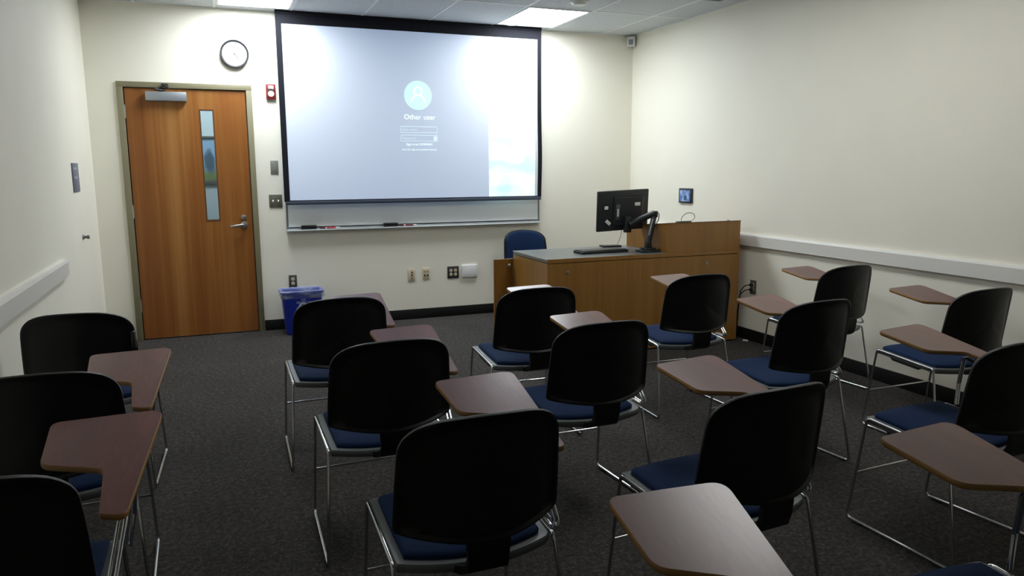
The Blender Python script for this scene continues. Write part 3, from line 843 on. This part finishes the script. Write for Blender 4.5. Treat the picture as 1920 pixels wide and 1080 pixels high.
mo = empty('computer_monitor', (3.752, -1.600, 1.098)); mo.rotation_euler = (math.radians(6), math.radians(-2.1), 0); tag(mo, 'black computer monitor seen from behind, facing away over the desk', 'monitor')
m = MB(); m.box(-.238, .238, -.004, .022, -.166, .166, .008); m.build('monitor_case', M['monitor'], mo)
m = MB(); m.rings([[(x * s, y_, z_ * s) for x, z_ in ((-.10, -.12), (.19, -.12), (.19, .12), (-.10, .12))] for s, y_ in ((1.0, -.003), (.95, -.018), (.88, -.026))]); m.build('rear_bulge', M['monitor'], mo, smooth=False)
MB().box(-.082, -.046, -.031, -.024, -.070, .055, .002).build('label_bar', simple('label_bar_grey', (92, 96, 96), .4, .4), mo)
m = MB()
for k in range(4): m.box(-.072, -.056, -.0325, -.0305, -.042 + k * .016, -.030 + k * .016)
m.build('label_marks', M['sticker'], mo, smooth=False)
MB().box(.094, .146, -.0275, -.025, .036, .064, .0008).build('sticker', M['sticker'], mo)
for x, z, w_, r_ in ((-.160, .030, .034, 0), (-.140, -.092, .052, .7)):
    m = MB(); m.cyl((x, -.003, z), (x, -.006, z), .034, seg=24); o = m.build('port_recess', M['dark'], mo)
    m = MB(); m.box(-w_ / 2, w_ / 2, -.009, -.006, -.014, .014, .001); m.xf(Matrix.Translation((x, 0, z)) @ Matrix.Rotation(r_, 4, 'Y')); m.build('sticker', M['sticker'], o)
MB().box(-.225, .225, .0218, .0226, -.145, .152).build('display_panel', emit('monitor_display', (120, 150, 190), .25, (10, 10, 12)), mo, smooth=False)

kb = empty('keyboard', (3.500, -1.700, DT)); kb.rotation_euler = (0, 0, math.radians(3)); tag(kb, 'black keyboard on the desk beneath the monitor', 'keyboard')
MB().box(-.215, .215, -.070, .075, 0, .020, .004).build('keyboard_case', M['keys'], kb)
m = MB()
for r in range(5):
    for c in range(15):
        m.box(-.205 + c * .0272, -.181 + c * .0272, -.060 + r * .0255, -.037 + r * .0255, .020, .026)
kk = m.build('keys', M['black_trim'], kb, smooth=False)
t = empty('phone', (3.785, -1.20 - .14, DT)); t.rotation_euler = (0, 0, math.radians(-8)); tag(t, 'dark flat phone lying on the desk behind the keyboard', 'phone')
MB().box(-.085, .085, -.050, .050, 0, .014, .004).build('phone_body', M['monitor'], t)
MB().box(-.070, .070, -.036, .036, .014, .0148).build('phone_screen', simple('phone_glass', (26, 30, 36), .08), t, smooth=False)
t = empty('white_cable', (3.785, -1.36, DT + .010)); tag(t, 'thin white cable hanging from the monitor to the phone', 'cable')
MB().tube(fillet([(.02, .02, .008), (.045, -.02, .012), (.025, -.10, .075), (-.02, -.205, .165), (-.04, -.222, .20)], .05, 8), .0028, seg=8).build('cable_wire', M['cable_white'], t)
# scrap on the floor
t = MB().box(-.022, .022, -.008, .008, 0, .012, .003).build('paper_scrap', M['white'])
t.location = (4.700, -2.03, .001); t.rotation_euler = (0, 0, math.radians(-55)); tag(t, 'small white scrap lying on the carpet beside the desk', 'paper scrap')

# ------------------------------------------------------------------ tablet-arm chair
def chair_outline_back():
    """closed outline (s,z) of the back shell, counterclockwise from bottom left"""
    half = [(0, .4975), (.035, .4982), (.07, .500), (.105, .5028), (.14, .5065), (.175, .5105), (.205, .5145), (.220, .5175), (.2295, .522), (.2318, .530),
            (.2305, .56), (.2292, .60), (.2272, .65), (.2245, .70), (.2222, .735), (.2205, .752), (.2172, .767), (.2095, .784), (.1965, .801), (.1785, .816), (.156, .8275), (.129, .8365), (.10, .842), (.06, .8458), (.03, .8474), (0, .848)]
    left = [(-x, z) for x, z in half[::-1]][1:-1]
    return [(x, z) for x, z in half] + left

def resample(pts, n):
    P = [Vector((a, b, 0)) for a, b in pts]; P.append(P[0])
    d = [0]
    for a, b in zip(P, P[1:]): d.append(d[-1] + (b - a).length)
    T = d[-1]; out = []; j = 0
    for k in range(n):
        s = T * k / n
        while d[j + 1] < s: j += 1
        u = (s - d[j]) / max(1e-9, d[j + 1] - d[j])
        v = P[j].lerp(P[j + 1], u); out.append((v.x, v.y))
    return out

BO = resample(chair_outline_back(), 128)
BC = (0, .664)
def back_pt(s, z, off):
    yb = -.199 + (z - .522) / (.8146 - .522) * (-.0337)
    cd = .100 - .014 * (z - .522) / .293
    yb += -cd * (1 - (s / .228) ** 2)
    # normal points backwards (-y), tilting outward with the curve
    nx = 2 * cd * s / .228 ** 2
    l = math.sqrt(1 + nx * nx)
    return (s + off * nx / l, yb - off / l, z)
def back_loop(rho, off):
    return [back_pt(BC[0] + (s - BC[0]) * rho, BC[1] + (z - BC[1]) * rho, off) for s, z in BO]

def seat_z(y): return .4221 + (y + .1878) * .0753
def seat_outline():
    pts = []
    for k in range(17):   # rear edge bows backwards
        s = -1 + 2 * k / 16; pts.append((.222 * s, -.190 - .045 * (1 - s * s)))
    for k in range(1, 8): pts.append((.222 + .002 * math.sin(k / 8 * PI), -.190 + .375 * k / 8))
    for k in range(17):
        s = 1 - 2 * k / 16; pts.append((.222 * s, .185 + .040 * (1 - s * s)))
    for k in range(1, 8): pts.append((-.222 - .002 * math.sin(k / 8 * PI), .185 - .375 * k / 8))
    return resample(pts, 64)
SO = seat_outline()
def seat_loop(rho, off, shrink_front=1.0):
    L = []
    for x, y in SO:
        xx, yy = x * rho, -.008 + (y + .008) * rho
        drop = .0 if yy < .15 else -.035 * ((yy - .15) / .08) ** 2
        bow = -.006 * (1 - (xx / .22) ** 2)
        L.append((xx, yy, seat_z(yy) + off + drop + bow))
    return L

TABZ = lambda x, y: .6795 + .170 * y
def tablet_outline():
    P = [(.044, .364, 0), (.061, .136, 0), (.2156, .078, 0), (.234, -.123, 0), (.2912, -.1447, 0), (.3308, .3808, 0)]
    q = fillet(P, [.028, .045, .035, .012, .030, .040], 8, True)
    return [(v.x, v.y) for v in q]
TO = tablet_outline()

def make_tablet(parent):
    tb = empty('tablet_arm') if False else None
    m = MB(); m.prism(TO, TABZ, .015, sides=False)
    top = m.build('writing_tablet', M['tablet'], parent, smooth=False)
    m = MB()
    n = len(TO)
    # edge band bulges a hair past the laminate
    c = [(sum(p[0] for p in TO) / n, sum(p[1] for p in TO) / n)]
    def off(i, d):
        a = Vector(TO[i - 1] + (0,)); b = Vector(TO[(i + 1) % n] + (0,)); t_ = (b - a).normalized()
        nr = Vector((-t_.y, t_.x, 0))
        p = Vector(TO[i] + (0,)) - nr * d * SGN
        return p
    area = sum(TO[i][0] * TO[(i + 1) % n][1] - TO[(i + 1) % n][0] * TO[i][1] for i in range(n))
    SGN = 1 if area > 0 else -1
    loops = []
    for d_, z_ in ((0, .0003), (.0015, -.002), (.0022, -.0075), (.0015, -.013), (0, -.0153)):
        loops.append([(off(i, d_).x, off(i, d_).y, TABZ(off(i, d_).x, off(i, d_).y) + z_) for i in range(n)])
    m.rings(loops, cap0=False, cap1=False)
    m.build('edge_band', M['tab_edge'], top)
    return top

def make_chair(name='tablet_chair'):
    t = empty(name)
    # back shell: recessed panel with a raised lip
    m = MB()
    m.rings([back_loop(.02, 0), back_loop(.45, 0), back_loop(.78, 0), back_loop(.905, 0), back_loop(.93, .005), back_loop(.955, .0085), back_loop(.985, .0075), back_loop(1.0, .001), back_loop(.995, -.006), back_loop(.97, -.010), back_loop(.5, -.010), back_loop(.02, -.010)])
    m.build('back_shell', M['black'], t, angle=50)
    m = MB()
    m.rings([back_loop(.945, -.010), back_loop(.945, -.016), back_loop(.92, -.022), back_loop(.86, -.026), back_loop(.5, -.030), back_loop(.02, -.030)], cap0=False)
    m.build('back_cushion', M['blue'], t, angle=60)
    # seat pan
    m = MB()
    m.rings([seat_loop(.02, -.014), seat_loop(.6, -.014), seat_loop(.93, -.016), seat_loop(.985, -.022), seat_loop(1.0, -.014), seat_loop(1.0, -.002), seat_loop(.985, .003), seat_loop(.93, .002), seat_loop(.6, .0), seat_loop(.02, .0)])
    m.build('seat_shell', M['seat_grey'], t, angle=50)
    m = MB()
    m.rings([seat_loop(.885, .001), seat_loop(.89, .008), seat_loop(.875, .015), seat_loop(.83, .020), seat_loop(.6, .024), seat_loop(.02, .025)], cap0=False)
    m.build('seat_cushion', M['blue'], t, angle=60)
    # neck joining seat and back
    m = MB()
    path = [(-.150, .402), (-.205, .400), (-.245, .403), (-.272, .418), (-.284, .450), (-.288, .490), (-.288, .525)]
    wd = [.105, .090, .066, .057, .056, .060, .058]
    ths = [.012, .018, .022, .022, .018, .012, .006]
    loops = []
    for i, ((y_, z_), w_, th) in enumerate(zip(path, wd, ths)):
        a = Vector((0, *path[max(i - 1, 0)])); b = Vector((0, *path[min(i + 1, len(path) - 1)])); d_ = (b - a).normalized()
        nr = Vector((0, d_.z, -d_.y)) * th / 2
        loops.append([(-w_, y_ - nr.y, z_ - nr.z), (w_, y_ - nr.y, z_ - nr.z), (w_, y_ + nr.y, z_ + nr.z), (-w_, y_ + nr.y, z_ + nr.z)])
    m.rings(loops)
    m.build('back_bracket', M['black'], t, angle=60)
    # sled frames
    FZ = .0105
    for s in (-1, 1):
        path = [(s * .2281, .1655, .4487), (s * .2414, .2209, FZ), (s * .2595, -.2621, FZ), (s * .2306, -.1878, .4221)]
        p = fillet(path, .022, 7, True)
        m = MB(); m.tube(p, .0060, True, 10)
        fr = m.build('side_frame', M['chrome'], t)
        for y_ in (.165, -.205):
            x = s * (.2414 + (.2209 - y_) / .483 * .0181)
            MB().box(x - .007, x + .007, y_ - .020, y_ + .020, 0, .0085, .002).build('glide', M['black_trim'], fr)
    MB().tube([(-.2354, .1960, .208), (.2354, .1960, .208)], .005, seg=10).build('stretcher', M['chrome'], t)
    for s in (-1, 1):
        m = MB(); x = s * .205
        m.rings([[(x - .010, y_, seat_z(y_) - .014), (x + .010, y_, seat_z(y_) - .014), (x + .010, y_, seat_z(y_) - .036 + e), (x - .010, y_, seat_z(y_) - .036 + e)] for y_, e in ((-.10, .012), (-.085, 0), (.075, 0), (.09, .012))])
        m.build('stacking_block', M['black_trim'], t, smooth=False)
    # tablet and its bent double rod
    make_tablet(t)
    m = MB()
    for dx in (-.007, .007):
        p = fillet([(.246 + dx, .120, .452), (.262 + dx, .128, .540), (.272 + dx, .122, .658), (.268 + dx, .070, .640), (.240 + dx, -.206, .436), (.243 + dx, -.100, .440)], [0, .03, .016, .016, .018, 0], 6)
        m.tube(p, .0050, seg=9)
    m.build('tablet_support', M['chrome'], t)
    m = MB(); m.rings([[(x, y_, TABZ(x, y_) - .0153 - e) for x, e in ((.246, 0), (.294, 0), (.290, .012), (.250, .012))] for y_ in (-.045, .175)])
    m.build('tablet_mount', M['black_trim'], t, smooth=False)
    return t

proto = make_chair()
NOTAB = ('writing_tablet', 'tablet_support', 'tablet_mount', 'edge_band')
SPOTS = [
    # x, y, turn, has tablet, label
    (.0545, -3.109, -.083, False, 'chair without a writing tablet, front row against the left wall beside the door'),
    (.0885, -4.161, -.019, True, 'tablet chair by the left wall, middle one of its column'),
    (.0954, -5.010, -.037, True, 'tablet chair by the left wall, nearest of its column'),
    (1.151, -3.168, .015, True, 'tablet chair in front of the blue recycling bin'),
    (1.181, -4.138, .013, True, 'tablet chair directly behind the one at the blue bin'),
    (1.222, -5.024, .000, True, 'large tablet chair at bottom centre with its whole black back in view'),
    (2.156, -3.260, -.025, True, 'tablet chair nearest the left front corner of the desk'),
    (2.046, -4.150, .013, True, 'second row tablet chair, right behind the one at the desk corner'),
    (2.046, -5.125, .072, True, 'tablet chair right of the large bottom centre chair, blue seat showing left of its back'),
    (2.159, -5.984, .003, True, 'tablet chair at the bottom right corner showing only tablet and front seat edge'),
    (3.200, -3.197, -.002, True, 'front row tablet chair standing close before the right half of the desk front'),
    (3.184, -4.113, .045, True, 'second row tablet chair with its tablet tip beside the right corner of the desk'),
    (3.237, -5.014, .055, True, 'third row tablet chair cut off by the right edge of the picture'),
    (4.254, -3.240, .042, True, 'tablet chair by the right wall closest to the desk'),
    (4.200, -4.182, .006, True, 'tablet chair by the right wall, second back from the desk'),
    (1.264, -6.022, -.160, True, 'tablet chair at the bottom edge showing only its glossy brown tablet'),
]
used = False
for x, y, a, tab, lab in SPOTS:
    if tab:
        c = proto if not used else copy_tree(proto)
        used = True
    else:
        c = copy_tree(proto, skip=NOTAB); c.name = 'stacking_chair'
    c.location = (x, y, 0); c.rotation_euler = (0, 0, a)
    tag(c, lab, 'chair', 'student chairs')
    if not tab:
        MB().box(.208, .226, -.262, -.232, .662, .742, .005).build('hinge_lug', M['black_trim'], c)
ic = copy_tree(proto, skip=NOTAB); ic.name = 'stacking_chair'
ic.location = (3.428, -.535, 0); ic.rotation_euler = (0, 0, PI + .03)
tag(ic, 'blue upholstered teaching chair behind the desk facing the room', 'chair', None)

# ------------------------------------------------------------------ camera
f_px, cx, cy, cz, yaw, pitch, roll = 1404.672, .6136, -7.0162, 1.4458, .3781, .1587, -.005
fw = Vector((math.sin(yaw) * math.cos(pitch), math.cos(yaw) * math.cos(pitch), -math.sin(pitch)))
r0 = Vector((math.cos(yaw), -math.sin(yaw), 0)); u0 = r0.cross(fw)
r = r0 * math.cos(roll) + u0 * math.sin(roll); u = -r0 * math.sin(roll) + u0 * math.cos(roll)
cam = bpy.data.cameras.new('camera'); co = bpy.data.objects.new('camera', cam); COL.objects.link(co)
cam.sensor_width = 36; cam.lens = f_px / 1920 * 36; cam.clip_start = .05
co.matrix_world = Matrix(((r.x, u.x, -fw.x, cx), (r.y, u.y, -fw.y, cy), (r.z, u.z, -fw.z, cz), (0, 0, 0, 1)))
S.camera = co

# ------------------------------------------------------------------ world and view
wd_ = bpy.data.worlds.new('world'); S.world = wd_; wd_.use_nodes = True
wd_.node_tree.nodes['Background'].inputs[0].default_value = (.5, .52, .55, 1)
wd_.node_tree.nodes['Background'].inputs[1].default_value = .05
S.view_settings.view_transform = 'Standard'
S.view_settings.look = 'None'
S.view_settings.gamma = 1
S.view_settings.use_curve_mapping = False
S.view_settings.exposure = 0.34
S.cycles.max_bounces = 10
S.cycles.diffuse_bounces = 6
S.cycles.use_denoising = True
S.cycles.denoising_prefilter = 'ACCURATE'
S.cycles.sample_clamp_indirect = 6
